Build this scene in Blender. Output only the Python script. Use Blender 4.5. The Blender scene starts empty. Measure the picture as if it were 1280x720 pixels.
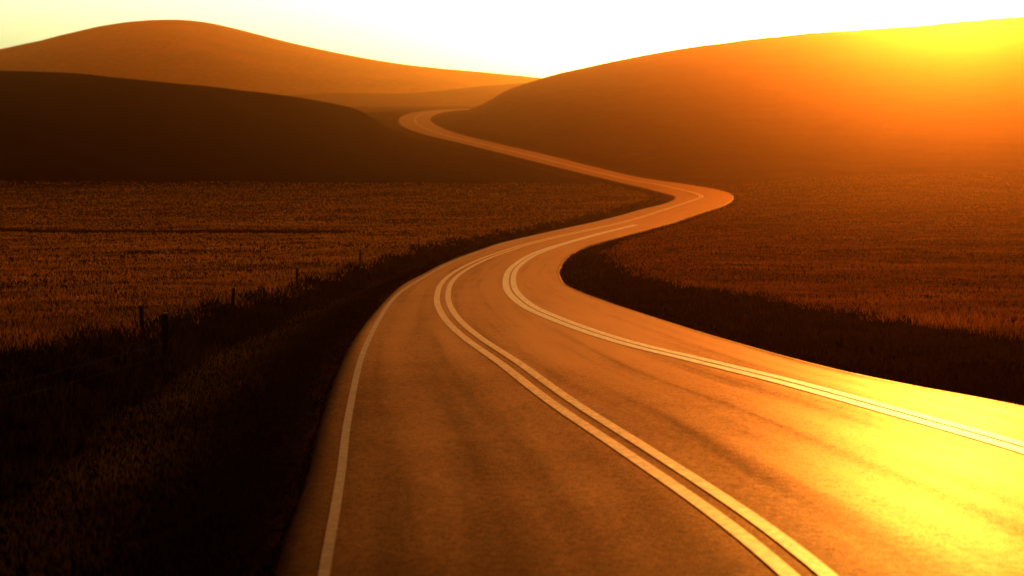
import bpy, math, random
import numpy as np
from mathutils import Vector
rng=np.random.default_rng(7); random.seed(7)
scene=bpy.context.scene
scene.view_settings.view_transform='Standard'; scene.view_settings.look='None'
scene.view_settings.exposure=0; scene.view_settings.gamma=1

SUN_AZ=math.radians(17.5); SUN_EL=math.radians(7.0)

# ---------------------------------------------------------------- helpers
def sstep(a,b,x):
    t=np.clip((x-a)/(b-a),0,1); return t*t*(3-2*t)
def fnoise(x,y,scale,seed,octs=4):
    r=np.random.default_rng(seed); out=np.zeros_like(x,dtype=float); amp=1; tot=0; f=1/scale
    for o in range(octs):
        for k in range(4):
            a=r.uniform(0,2*math.pi); p=r.uniform(0,6.28); q=r.uniform(0,6.28); m=r.uniform(.7,1.3)
            out+=amp*np.sin((x*math.cos(a)+y*math.sin(a))*f*m*6.28+p+1.7*np.sin((x*math.sin(a)-y*math.cos(a))*f*3.1+q))/4*1.6
        tot+=amp; amp*=.55; f*=2.1
    return out/tot
ZY=[-100,0,20,37,52,75,130,180,260,450,700,850,1000,1300,8000]
ZZ=[0,0,0,-.66,-1.7,-3.3,-6.4,-8.8,-10.8,-6.65,-1.9,.3,2.1,3.5,4]
def zbase(Y):
    Y=np.asarray(Y,float); o=np.zeros_like(Y)
    for k in np.linspace(-.09,.09,9): o+=np.interp(Y+k*np.abs(Y),ZY,ZZ)
    return o/9
PAIRS=[((-1.5,-15),(27,-10)),((-1.8,0),(22,5)),((-2.4,9),(18,14)),((-3.0,18.1),(14.3,22)),((-3.31,23.1),(12.5,26)),
((-3.79,28.7),(10.8,29.9)),((-4.37,37),(7.5,37)),((-4.97,49.1),(4.73,52.6)),((-5.42,68.8),(2.85,68)),((-5.0,80),(2.6,78)),
((-4.18,93),(3.0,88)),((-2.4,110),(4.39,104)),((0,128),(7.2,121)),((7.33,163),(14,150)),((17.04,202),(24,190)),
((24.4,228),(32.5,220)),((28.2,247),(38.2,246)),((28.6,258),(40.1,266)),((25.5,277),(36.2,284)),((20.2,299),(27.4,306)),
((11.3,336),(19.2,342)),((0,385),(8.8,393)),((-15.2,450),(-5.06,455)),((-32.5,525),(-21.6,540)),((-47,610),(-34.3,635)),
((-55.9,700),(-41.5,725)),((-61,800),(-44,810)),((-60,900),(-43,900)),((-50,1000),(-34,985)),((-20,1090),(-10,1070)),((60,1160),(60,1140))]
def catmull(P,n):
    P=np.array(P,float); P=np.vstack([2*P[0]-P[1],P,2*P[-1]-P[-2]]); out=[]
    for i in range(1,len(P)-2):
        p0,p1,p2,p3=P[i-1],P[i],P[i+1],P[i+2]
        for j in range(n):
            t=j/n
            out.append(.5*((2*p1)+(-p0+p2)*t+(2*p0-5*p1+4*p2-p3)*t*t+(-p0+3*p1-3*p2+p3)*t**3))
    out.append(P[-2]); return np.array(out)
LC=catmull([p[0] for p in PAIRS],14); RC=catmull([p[1] for p in PAIRS],14)
def xL(Y): return np.interp(Y,LC[:,1],LC[:,0])
def xR(Y): return np.interp(Y,RC[:,1],RC[:,0])
def vw(Y): return np.interp(Y,[15,36,50,69,102,200,260],[9.5,8.6,6.6,4.8,4.5,4.5,4])
def rs(Y): return np.interp(Y,[15,30,40,60,90,130,200],[9,8,6.5,4.5,3,1.6,1])
def terrain(X,Y,sink=True):
    z=zbase(Y); dL=xL(Y)-X; dR=X-xR(Y); d=np.maximum(dL,dR)
    # dark left hill
    cx=[-900,-400,-180,-163,-143,-110,-82,-59,-40,-27]; cz=[30,26,23.4,22.8,20.6,17.2,13.6,8.6,3.0,0]
    A=np.interp(X,cx,cz)
    t=np.clip((Y-278)/222,0,1); G=.6*sstep(0,1,t)+.4*t; G=np.where(Y>500,1-sstep(520,800,Y),G)
    z=z+A*G*sstep(3,24,dL)
    # big right hill
    cx=[-44,-20,20,61,106,182,324,600,1500]; cz=[0,8,21.8,31.9,40.5,49.6,59.8,66,60]
    A=np.interp(X,cx,cz)
    for k in (-8,8): A=A+np.interp(X+k,cx,cz)
    A=A/3
    t=np.clip((Y-235)/665,0,1); G=.45*sstep(0,1,t)+.55*t; G=np.where(Y>900,1-sstep(910,1150,Y)*.9,G)
    z=z+A*G*sstep(4,42,dR)
    # verge and ditch on the left, low bank on the right
    near=1-sstep(180,260,Y)
    w=vw(Y)
    z=z-near*.55*sstep(.4,w*.55,dL)*(1-sstep(w*.7,w+.6,dL))
    z=z+near*.35*sstep(.8,5,dR)
    und=sstep(1,12,d)
    z=z+und*(.16*fnoise(X,Y,26,3)+.06*fnoise(X,Y,5,9,2)) + und*sstep(300,700,Y)*1.0*fnoise(X,Y,160,5,3)
    if sink: z=z-.16*(1-sstep(-.35,.15,d))
    return z

def mesh_obj(name,verts,faces,mat,smooth=True,colors=None,alpha=None):
    me=bpy.data.meshes.new(name)
    verts=np.asarray(verts,np.float32); faces=np.asarray(faces,np.int32); n=faces.shape[1]
    me.vertices.add(len(verts)); me.vertices.foreach_set('co',verts.ravel())
    me.loops.add(faces.size); me.loops.foreach_set('vertex_index',faces.ravel())
    me.polygons.add(len(faces)); me.polygons.foreach_set('loop_start',np.arange(0,faces.size,n,dtype=np.int32))
    me.polygons.foreach_set('use_smooth',np.full(len(faces),smooth))
    me.update(calc_edges=True)
    if colors is not None:
        a=me.color_attributes.new('tint','FLOAT_COLOR','POINT')
        c=np.ones((len(verts),4),np.float32); c[:,:3]=colors
        if alpha is not None: c[:,3]=alpha
        a.data.foreach_set('color',c.ravel())
    me.materials.append(mat)
    o=bpy.data.objects.new(name,me); scene.collection.objects.link(o); return o
def gridfaces(ny,nx):
    i=np.arange(ny-1)[:,None]*nx+np.arange(nx-1)[None,:]; i=i.ravel()
    return np.stack([i,i+1,i+nx+1,i+nx],1)

# ---------------------------------------------------------------- materials
def newmat(name):
    m=bpy.data.materials.new(name); m.use_nodes=True; nt=m.node_tree; nt.nodes.clear()
    out=nt.nodes.new('ShaderNodeOutputMaterial'); return m,nt,out
def noise(nt,vec,scale,detail=4,rough=.6):
    n=nt.nodes.new('ShaderNodeTexNoise'); n.inputs['Scale'].default_value=scale
    n.inputs['Detail'].default_value=detail; n.inputs['Roughness'].default_value=rough
    nt.links.new(vec,n.inputs['Vector']); return n.outputs['Fac']
def mrange(nt,v,a,b,c,d):
    n=nt.nodes.new('ShaderNodeMapRange'); n.inputs[1].default_value=a;n.inputs[2].default_value=b
    n.inputs[3].default_value=c;n.inputs[4].default_value=d; nt.links.new(v,n.inputs[0]); return n.outputs[0]
def mul(nt,a,b,op='MULTIPLY'):
    n=nt.nodes.new('ShaderNodeMath'); n.operation=op; nt.links.new(a,n.inputs[0])
    if isinstance(b,(int,float)): n.inputs[1].default_value=b
    else: nt.links.new(b,n.inputs[1])
    return n.outputs[0]
def vscale(nt,c,f):
    n=nt.nodes.new('ShaderNodeVectorMath'); n.operation='SCALE'; nt.links.new(c,n.inputs[0]); nt.links.new(f,n.inputs['Scale']); return n.outputs[0]
def bump(nt,h,s,d):
    b=nt.nodes.new('ShaderNodeBump'); b.inputs['Strength'].default_value=s; b.inputs['Distance'].default_value=d
    nt.links.new(h,b.inputs['Height']); return b.outputs[0]
def coords(nt): return nt.nodes.new('ShaderNodeTexCoord').outputs['Object']

def ground_mat():
    m,nt,out=newmat('dry_ground'); p=nt.nodes.new('ShaderNodeBsdfPrincipled')
    at=nt.nodes.new('ShaderNodeAttribute'); at.attribute_name='tint'
    c=coords(nt); n1=noise(nt,c,.12,6); n2=noise(nt,c,2.5,5,.7)
    f=mul(nt,mrange(nt,n1,.3,.7,.6,1.4),mrange(nt,n2,.3,.7,.6,1.35))
    nt.links.new(vscale(nt,at.outputs['Color'],f),p.inputs['Base Color'])
    p.inputs['Roughness'].default_value=1; p.inputs['Specular IOR Level'].default_value=0
    nt.links.new(bump(nt,n2,.6,.25),p.inputs['Normal'])
    nt.links.new(p.outputs[0],out.inputs[0]); return m
def asphalt_mat():
    # matt aggregate under gloss, orange glare put into its colour (amount by wear and side)
    m,nt,out=newmat('asphalt'); df=nt.nodes.new('ShaderNodeBsdfDiffuse')
    c=coords(nt); n1=noise(nt,c,.35,5); n2=noise(nt,c,7,5,.75); n3=noise(nt,c,36,3,.7)
    at=nt.nodes.new('ShaderNodeAttribute'); at.attribute_name='tint'
    f=mul(nt,mul(nt,mrange(nt,n1,.3,.7,.8,1.25),mrange(nt,n2,.3,.7,.65,1.4)),mrange(nt,n3,.35,.65,.5,1.5))
    nt.links.new(vscale(nt,at.outputs['Color'],f),df.inputs[0])
    r=mul(nt,mrange(nt,n1,.3,.7,.41,.48),mrange(nt,n3,.3,.7,-.05,.05),'ADD')
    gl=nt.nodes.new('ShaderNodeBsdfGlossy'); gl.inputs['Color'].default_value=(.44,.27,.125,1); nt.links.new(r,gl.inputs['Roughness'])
    nt.links.new(bump(nt,mul(nt,n3,mul(nt,n2,.6),'ADD'),.5,.012),gl.inputs['Normal'])
    fr=nt.nodes.new('ShaderNodeFresnel'); fr.inputs['IOR'].default_value=1.6
    fac=mul(nt,mul(nt,at.outputs['Alpha'],.95),mul(nt,mul(nt,mrange(nt,n1,.35,.65,.85,1.15),mrange(nt,n2,.3,.7,.65,1.35)),mrange(nt,n3,.35,.65,.4,1.6)))
    cl=nt.nodes.new('ShaderNodeClamp'); nt.links.new(mul(nt,fac,mul(nt,fr.outputs[0],2.0)),cl.inputs[0])
    mx=nt.nodes.new('ShaderNodeMixShader'); nt.links.new(cl.outputs[0],mx.inputs[0]); nt.links.new(df.outputs[0],mx.inputs[1]); nt.links.new(gl.outputs[0],mx.inputs[2])
    nt.links.new(mx.outputs[0],out.inputs[0]); return m
def paint_mat(name,col,met=.75):
    m,nt,out=newmat(name); p=nt.nodes.new('ShaderNodeBsdfPrincipled'); c=coords(nt)
    n2=noise(nt,c,6,5,.75); n3=noise(nt,c,50,3,.7); rgb=nt.nodes.new('ShaderNodeRGB'); rgb.outputs[0].default_value=(*col,1)
    nt.links.new(vscale(nt,rgb.outputs[0],mul(nt,mrange(nt,n2,.35,.6,.55,1.0),mrange(nt,n3,.35,.55,.6,1.0))),p.inputs['Base Color'])
    p.inputs['Roughness'].default_value=.52; p.inputs['Metallic'].default_value=met   # glass-bead reflective paint
    nt.links.new(bump(nt,n3,.5,.012),p.inputs['Normal']); nt.links.new(p.outputs[0],out.inputs[0]); return m
def grass_mat():
    m,nt,out=newmat('dry_grass'); at=nt.nodes.new('ShaderNodeAttribute'); at.attribute_name='tint'
    d=nt.nodes.new('ShaderNodeBsdfDiffuse'); t=nt.nodes.new('ShaderNodeBsdfTranslucent'); mx=nt.nodes.new('ShaderNodeMixShader')
    mx.inputs[0].default_value=.5
    nt.links.new(at.outputs['Color'],d.inputs[0]); nt.links.new(at.outputs['Color'],t.inputs[0])
    nt.links.new(d.outputs[0],mx.inputs[1]); nt.links.new(t.outputs[0],mx.inputs[2]); nt.links.new(mx.outputs[0],out.inputs[0]); return m
def plain_mat(name,col,rough=.8):
    m,nt,out=newmat(name); p=nt.nodes.new('ShaderNodeBsdfPrincipled'); c=coords(nt); n=noise(nt,c,9,5)
    rgb=nt.nodes.new('ShaderNodeRGB'); rgb.outputs[0].default_value=(*col,1)
    nt.links.new(vscale(nt,rgb.outputs[0],mrange(nt,n,.3,.7,.6,1.3)),p.inputs['Base Color']); p.inputs['Roughness'].default_value=rough
    nt.links.new(p.outputs[0],out.inputs[0]); return m
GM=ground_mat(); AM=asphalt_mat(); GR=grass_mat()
WM=paint_mat('white_road_paint',(.9,.80,.62)); YM=paint_mat('yellow_road_paint',(.9,.62,.22)); EM=paint_mat('worn_white_paint',(.46,.33,.24),.3)

# ---------------------------------------------------------------- ground sheet
ys=[-60.]
while ys[-1]<7000:
    y=ys[-1]; ys.append(y+(.6 if y<60 else min(.6+(y-60)*.008, 60) if y<1300 else 150))
ys=np.array(ys)
xp=[0.]
while xp[-1]<4500:
    x=xp[-1]; xp.append(x+(.55 if x<22 else min(.55+(x-22)*.022,12) if x<700 else 150))
xs=np.array(sorted([-a for a in xp[1:]]+xp))
X,Y=np.meshgrid(xs,ys); Z=terrain(X,Y)
dL=xL(Y)-X; dR=X-xR(Y)
col=np.zeros(X.shape+(3,))
def setc(mask,c): 
    for i in range(3): col[...,i]=col[...,i]*(1-mask)+c[i]*mask
setc(np.ones_like(X),(.085,.036,.012))
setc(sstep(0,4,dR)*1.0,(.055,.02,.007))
pat=fnoise(X,Y*3,60,21,3)
col*= (1+.3*pat)[...,None]
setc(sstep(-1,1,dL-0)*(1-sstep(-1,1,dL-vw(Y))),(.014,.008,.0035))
setc(sstep(-1,1,dR-0)*(1-sstep(-1,2,dR-rs(Y)))*(1-sstep(150,230,Y)),(.012,.006,.0035))  # shade of the right bank put into this dark ground colour
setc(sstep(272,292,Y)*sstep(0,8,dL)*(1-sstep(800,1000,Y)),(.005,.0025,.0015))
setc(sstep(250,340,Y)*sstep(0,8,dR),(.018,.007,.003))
def track(X,Y): return (Y-149-1.5*np.sin(X/17))/4.5
trk=np.exp(-track(X,Y)**2)*sstep(12,30,dL)
setc(trk*.9,(.014,.008,.005))
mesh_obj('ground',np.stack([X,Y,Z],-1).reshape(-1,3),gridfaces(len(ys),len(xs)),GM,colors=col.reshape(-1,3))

# ---------------------------------------------------------------- distant hills
def ridge(name,Y0,depth,pts,c,seed,amp):
    xs=np.linspace(pts[0][0],pts[-1][0],260); hs=np.interp(xs,[p[0] for p in pts],[p[1] for p in pts])
    k=np.hanning(15); k/=k.sum(); hs=np.convolve(np.pad(hs,7,mode='edge'),k,'valid')
    v=np.linspace(-1,1,70); X,V=np.meshgrid(xs,v); H,_=np.meshgrid(hs,v)
    Yy=Y0+V*depth; prof=np.cos(V*math.pi/2)**1.3
    Z=H*prof+amp*fnoise(X,Yy,700,seed,4)*prof*(1-prof**2)-6*(1-prof)
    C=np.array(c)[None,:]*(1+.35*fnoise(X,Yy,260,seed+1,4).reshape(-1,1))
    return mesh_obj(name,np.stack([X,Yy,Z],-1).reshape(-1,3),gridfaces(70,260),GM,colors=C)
f=2700/1778
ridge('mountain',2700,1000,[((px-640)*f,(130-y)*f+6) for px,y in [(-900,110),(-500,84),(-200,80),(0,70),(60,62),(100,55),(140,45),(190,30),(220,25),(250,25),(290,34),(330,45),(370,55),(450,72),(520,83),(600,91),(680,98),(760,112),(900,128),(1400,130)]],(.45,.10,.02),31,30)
f=1700/1778
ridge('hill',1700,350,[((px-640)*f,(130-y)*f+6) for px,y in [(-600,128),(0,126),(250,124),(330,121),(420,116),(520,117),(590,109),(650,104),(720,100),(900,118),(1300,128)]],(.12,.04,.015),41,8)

# ---------------------------------------------------------------- road
n=len(LC); m=81
T=np.linspace(0,1,m)
P=LC[:,None,:]*(1-T)[None,:,None]+RC[:,None,:]*T[None,:,None]
Zr=zbase(P[...,1])+.03
V=np.concatenate([P,Zr[...,None]],-1)
e0=V[:,:1].copy(); e0[...,0]-=.3; e0[...,2]-=.25; e1=V[:,-1:].copy(); e1[...,0]+=.3; e1[...,2]-=.25
V=np.concatenate([e0,V,e1],1)
tt=np.concatenate([[0],T,[1]])
S=np.cumsum(np.r_[0,np.linalg.norm(np.diff(.5*(LC+RC),axis=0),axis=1)])
TT,SS=np.meshgrid(tt,S)
tracks=sum(np.exp(-((TT-a)/.035)**2) for a in (.12,.27,.5,.68,.8))
streak=fnoise(TT*16,SS/26,1.0,61,3)
streak2=fnoise(TT*7,SS/30,1.0,63,2)
edge=1-sstep(.0,.03,TT)+sstep(.97,1,TT)
base=np.array([.056,.043,.032])*(1+.2*tracks+.2*streak)[...,None]
base=base*(1-edge[...,None])+np.array([.06,.042,.03])*edge[...,None]
spec=np.clip((.66+.36*sstep(.3,.6,TT)+.15*tracks+(.13+.24*sstep(.3,.6,TT))*(streak+streak2))*(1-.8*edge),.05,1.8)  # left less glossy, right more, to place the glare; tracks are polish
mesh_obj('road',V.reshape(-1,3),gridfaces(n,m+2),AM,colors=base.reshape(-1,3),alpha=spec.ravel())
def stripe(name,pts,w,mat,off=0,lift=.042):
    C=catmull(pts,20); d=np.gradient(C,axis=0); d/=np.linalg.norm(d,axis=1)[:,None]; nr=np.stack([d[:,1],-d[:,0]],1)
    a=C+nr*(off-w/2); b=C+nr*(off+w/2)
    Q=np.stack([a,b],1); zz=zbase(Q[...,1])+lift
    return mesh_obj(name,np.concatenate([Q,zz[...,None]],-1).reshape(-1,3),gridfaces(len(C),2),mat)
mid=[tuple((np.array(a)+np.array(b))/2) for a,b in PAIRS[18:]]
CEN=[(8.2,-4),(6.2,6),(4.6,13),(3.7,18.3),(3.04,21.6),(2.16,25.6),(1.03,30.6),(0,36),(-1.2,42.8),(-2.24,51),(-2.98,61),(-3.3,74),(-2.69,87),(-.88,104),(2.9,128),(9.8,158),(20.2,200),(29.5,236),(34.0,257)]+mid
RL=[(17,-2),(14.5,8),(12,16.5),(10.4,21.5),(9.2,25.6),(8.1,28.7),(6.6,32.7),(4.9,36.8),(3.27,41.5),(1.66,49.1),(.49,57.5),(-.1,70),(.24,87),(2.4,108),(7.5,136),(14.5,166)]
WL=[(-1.0,-10),(-1.5,6),(-2.39,18.1),(-2.79,23.1),(-3.3,28.7),(-4.0,38),(-4.6,49.1),(-5.0,60),(-5.0,69),(-4.6,80),(-3.75,93),(-1.95,110),(.45,128),(7.8,163),(17.5,202),(25,228)]
marks=bpy.data.objects.new('road_markings',None); scene.collection.objects.link(marks)
for o in [stripe('centre_line_a',CEN,.25,YM,-.24),stripe('centre_line_b',CEN,.24,YM,.24),
          stripe('lane_line_a',RL,.32,WM,-.2),stripe('lane_line_b',RL,.28,WM,.19),stripe('edge_line',WL,.15,EM)]:
    o.parent=marks

# ---------------------------------------------------------------- grass
def blades(name,x,y,h,w,colr,lean=.35):
    n=len(x); z=terrain(x,y)-.02
    a=rng.uniform(0,math.pi,n); dx=np.cos(a)*w/2; dy=np.sin(a)*w/2
    lx=rng.normal(0,lean,n)*h; ly=rng.normal(0,lean,n)*h
    v=np.empty((n,3,3)); v[:,0]=np.stack([x-dx,y-dy,z],1); v[:,1]=np.stack([x+dx,y+dy,z],1); v[:,2]=np.stack([x+lx,y+ly,z+h],1)
    return mesh_obj(name,v.reshape(-1,3),np.arange(3*n).reshape(-1,3),GR,smooth=False,colors=np.repeat(colr,3,axis=0))
def sample(n,y0,y1,spread=.48,side=0):
    y=np.exp(rng.uniform(math.log(y0),math.log(y1),n)); x=rng.uniform(-spread,spread,n)*y+rng.uniform(-3,3,n); return x,y
def tint(c,x,y,v=.3,patch=.35):
    n=len(x); f=(1+patch*fnoise(x,y,7,77,3)+.3*fnoise(x,y*2.5,45,78,3))*(1+rng.uniform(-v,v,n)); return np.clip(np.array(c)[None,:]*f[:,None],.001,.6)
N=420000
x,y=sample(N,12,290); dl=xL(y)-x; dr=x-xR(y); w=.012+.0008*y
edge=.9*fnoise(x,y,6,55,3)
k=(dl>vw(y)+edge)&((np.abs(track(x,y))>rng.uniform(.6,1.3,len(x)))|(dl<20))
c=tint((.25,.095,.024),x[k],y[k],.2); c*=(.6+.4*sstep(35,120,y[k]))[:,None]
blades('field_grass',x[k],y[k],rng.uniform(.12,.24,k.sum())*(1+.3*fnoise(x[k],y[k],9,4,3)),w[k],c)
k=(dr>rs(y)+edge)&(y<290)
c=tint((.18,.048,.012),x[k],y[k],.2)
br=np.exp(-(((x[k]-13.5)/3.0)**2+((y[k]-44)/4)**2)); c*=(1+1.4*br*(rng.random(k.sum())<.5))[:,None]  # sunlit look of this patch put into blade colour
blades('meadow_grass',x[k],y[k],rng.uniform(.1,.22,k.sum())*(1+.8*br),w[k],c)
k=(dl>-.12+.15*edge)&(dl<vw(y)*.62+edge*.6)
c=tint((.042,.023,.005),x[k],y[k]); c*=(.16+.9*np.exp(-((dl[k]-3.7)/1.3)**2))[:,None]  # lit strip along mid-verge put into blade colour, darker beside the road
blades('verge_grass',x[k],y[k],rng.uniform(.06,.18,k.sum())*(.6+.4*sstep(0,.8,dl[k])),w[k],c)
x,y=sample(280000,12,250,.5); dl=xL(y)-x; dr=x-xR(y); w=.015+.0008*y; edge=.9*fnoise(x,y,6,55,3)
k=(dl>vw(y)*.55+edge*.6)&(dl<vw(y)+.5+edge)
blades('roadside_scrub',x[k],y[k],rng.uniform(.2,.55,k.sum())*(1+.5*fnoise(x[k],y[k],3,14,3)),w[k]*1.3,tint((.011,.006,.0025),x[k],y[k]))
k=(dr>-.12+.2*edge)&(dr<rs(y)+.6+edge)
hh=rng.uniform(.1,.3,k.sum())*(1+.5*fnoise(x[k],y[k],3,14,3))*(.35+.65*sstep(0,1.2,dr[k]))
blades('roadside_scrub',x[k],y[k],hh,w[k]*1.3,tint((.016,.006,.003),x[k],y[k]))  # right-hand scrub coloured dark to stand in for the bank's shade

# ---------------------------------------------------------------- fence
FM=plain_mat('weathered_wood',(.035,.025,.016)); IM=plain_mat('fence_wire_steel',(.03,.025,.02),.9)
fence=bpy.data.objects.new('wire_fence',None); scene.collection.objects.link(fence)
import bmesh
def add_prism(bm,p,q,r0,r1,seg=7):
    p=Vector(p);q=Vector(q); d=(q-p).normalized(); u=d.orthogonal().normalized(); v=d.cross(u)
    A=[bm.verts.new(p+(u*math.cos(t)+v*math.sin(t))*r0) for t in [2*math.pi*i/seg for i in range(seg)]]
    B=[bm.verts.new(q+(u*math.cos(t)+v*math.sin(t))*r1) for t in [2*math.pi*i/seg for i in range(seg)]]
    for i in range(seg): bm.faces.new([A[i],A[(i+1)%seg],B[(i+1)%seg],B[i]])
    bm.faces.new(B); bm.faces.new(A[::-1])
fp=[(-12.6,22),(-11.4,30),(-9.7,39.8),(-11.8,45.5),(-11.0,56),(-10.6,70),(-9.6,90),(-7.4,112),(-2.5,137),(5,170)]
tops=[]; bmp=bmesh.new(); bmw=bmesh.new()
for i,(xx,yy) in enumerate(fp):
    zz=float(terrain(np.array([xx]),np.array([float(yy)]))[0]); big=abs(yy-39.8)<.1
    hh=(1.6 if big else .9)+random.uniform(-.05,.1); lx,ly=random.uniform(-.07,.07),random.uniform(-.05,.05)
    add_prism(bmp,(xx,yy,zz-.3),(xx+lx,yy+ly,zz+hh),.11 if big else .07,.10 if big else .06); tops.append((xx,yy,zz,lx))
for a,b in zip(tops[:-1],tops[1:]):
    for h in (.4,.75):
        for s in range(4):
            pt=lambda t:(a[0]+(b[0]-a[0])*t+.09,a[1]+(b[1]-a[1])*t,a[2]+(b[2]-a[2])*t+h-.12*t*(1-t))
            add_prism(bmw,pt(s/4),pt((s+1)/4),.0015,.0015,4)
for bm,nm,mt in ((bmp,'posts',FM),(bmw,'wires',IM)):
    me=bpy.data.meshes.new(nm); bm.to_mesh(me); me.materials.append(mt); o=bpy.data.objects.new(nm,me); scene.collection.objects.link(o); o.parent=fence

# ---------------------------------------------------------------- haze (real participating air), thicker in the far valley
def air(name,y0,y1,D,g,col,top=185):
    bpy.ops.mesh.primitive_cube_add(size=1,location=(0,(y0+y1)/2,(top-95)/2)); hz=bpy.context.object; hz.name=name; hz.scale=(7000,y1-y0,top+95)
    m,nt,out=newmat(name+'_air'); sc=nt.nodes.new('ShaderNodeVolumeScatter'); ab=nt.nodes.new('ShaderNodeVolumeAbsorption'); ad=nt.nodes.new('ShaderNodeAddShader')
    sc.inputs['Color'].default_value=(*col,1); sc.inputs['Density'].default_value=D; sc.inputs['Anisotropy'].default_value=g
    ab.inputs['Color'].default_value=(1,.8,.7,1); ab.inputs['Density'].default_value=D*.3
    nt.links.new(sc.outputs[0],ad.inputs[0]); nt.links.new(ab.outputs[0],ad.inputs[1]); nt.links.new(ad.outputs[0],out.inputs['Volume'])
    hz.data.materials.append(m)
air('sky_haze',-400,1248,.00034,.945,(1,.32,.075))
air('sky_haze.001',1250,3300,.00050,.885,(1,.25,.04))

# ---------------------------------------------------------------- light
w=bpy.data.worlds.new('World'); scene.world=w; w.use_nodes=True; nt=w.node_tree; bg=nt.nodes['Background']
sky=nt.nodes.new('ShaderNodeTexSky'); sky.sky_type='NISHITA'; sky.sun_disc=False; sky.sun_elevation=SUN_EL; sky.sun_rotation=SUN_AZ
sky.dust_density=2.5
tc=nt.nodes.new('ShaderNodeTexCoord'); sx=nt.nodes.new('ShaderNodeSeparateXYZ'); nt.links.new(tc.outputs['Generated'],sx.inputs[0])
ramp=nt.nodes.new('ShaderNodeValToRGB'); nt.links.new(mrange(nt,sx.outputs['Z'],0,.5,0,1),ramp.inputs[0])
e=ramp.color_ramp.elements; e[0].position=.0; e[0].color=(1,.84,.84,1); e[1].position=1; e[1].color=(.02,.005,.002,1)
for pos,c in ((.15,(1,.84,.84,1)),(.19,(.6,.2,.05,1)),(.30,(.34,.09,.018,1)),(.5,(.10,.024,.007,1))):  # sky above the view shaped to orange for the road reflections
    q=e.new(pos); q.color=c
m1=nt.nodes.new('ShaderNodeVectorMath'); m1.operation='MULTIPLY'; nt.links.new(sky.outputs[0],m1.inputs[0]); nt.links.new(ramp.outputs[0],m1.inputs[1])
# sky outside the view dimmed to cut the ambient light
fall=mrange(nt,sx.outputs['Y'],.45,.93,.08,1)
bgc=vscale(nt,m1.outputs[0],mul(nt,fall,2.3))
nt.links.new(bgc,bg.inputs[0]); bg.inputs[1].default_value=.15
sd=bpy.data.lights.new('sun','SUN'); sd.energy=5; sd.angle=math.radians(.5); sd.color=(1,.37,.065)
so=bpy.data.objects.new('sun',sd); scene.collection.objects.link(so)
d=Vector((math.sin(SUN_AZ)*math.cos(SUN_EL),math.cos(SUN_AZ)*math.cos(SUN_EL),math.sin(SUN_EL)))
so.rotation_euler=d.to_track_quat('Z','Y').to_euler()

# ---------------------------------------------------------------- camera
cd=bpy.data.cameras.new('camera'); cd.lens=50; cd.sensor_width=36; cd.shift_y=-230/1280; cd.clip_end=12000; cd.clip_start=.2
cd.dof.use_dof=True; cd.dof.focus_distance=48; cd.dof.aperture_fstop=.8
co=bpy.data.objects.new('camera',cd); scene.collection.objects.link(co); co.location=(0,0,6); co.rotation_euler=(math.radians(90),0,0)
scene.camera=co
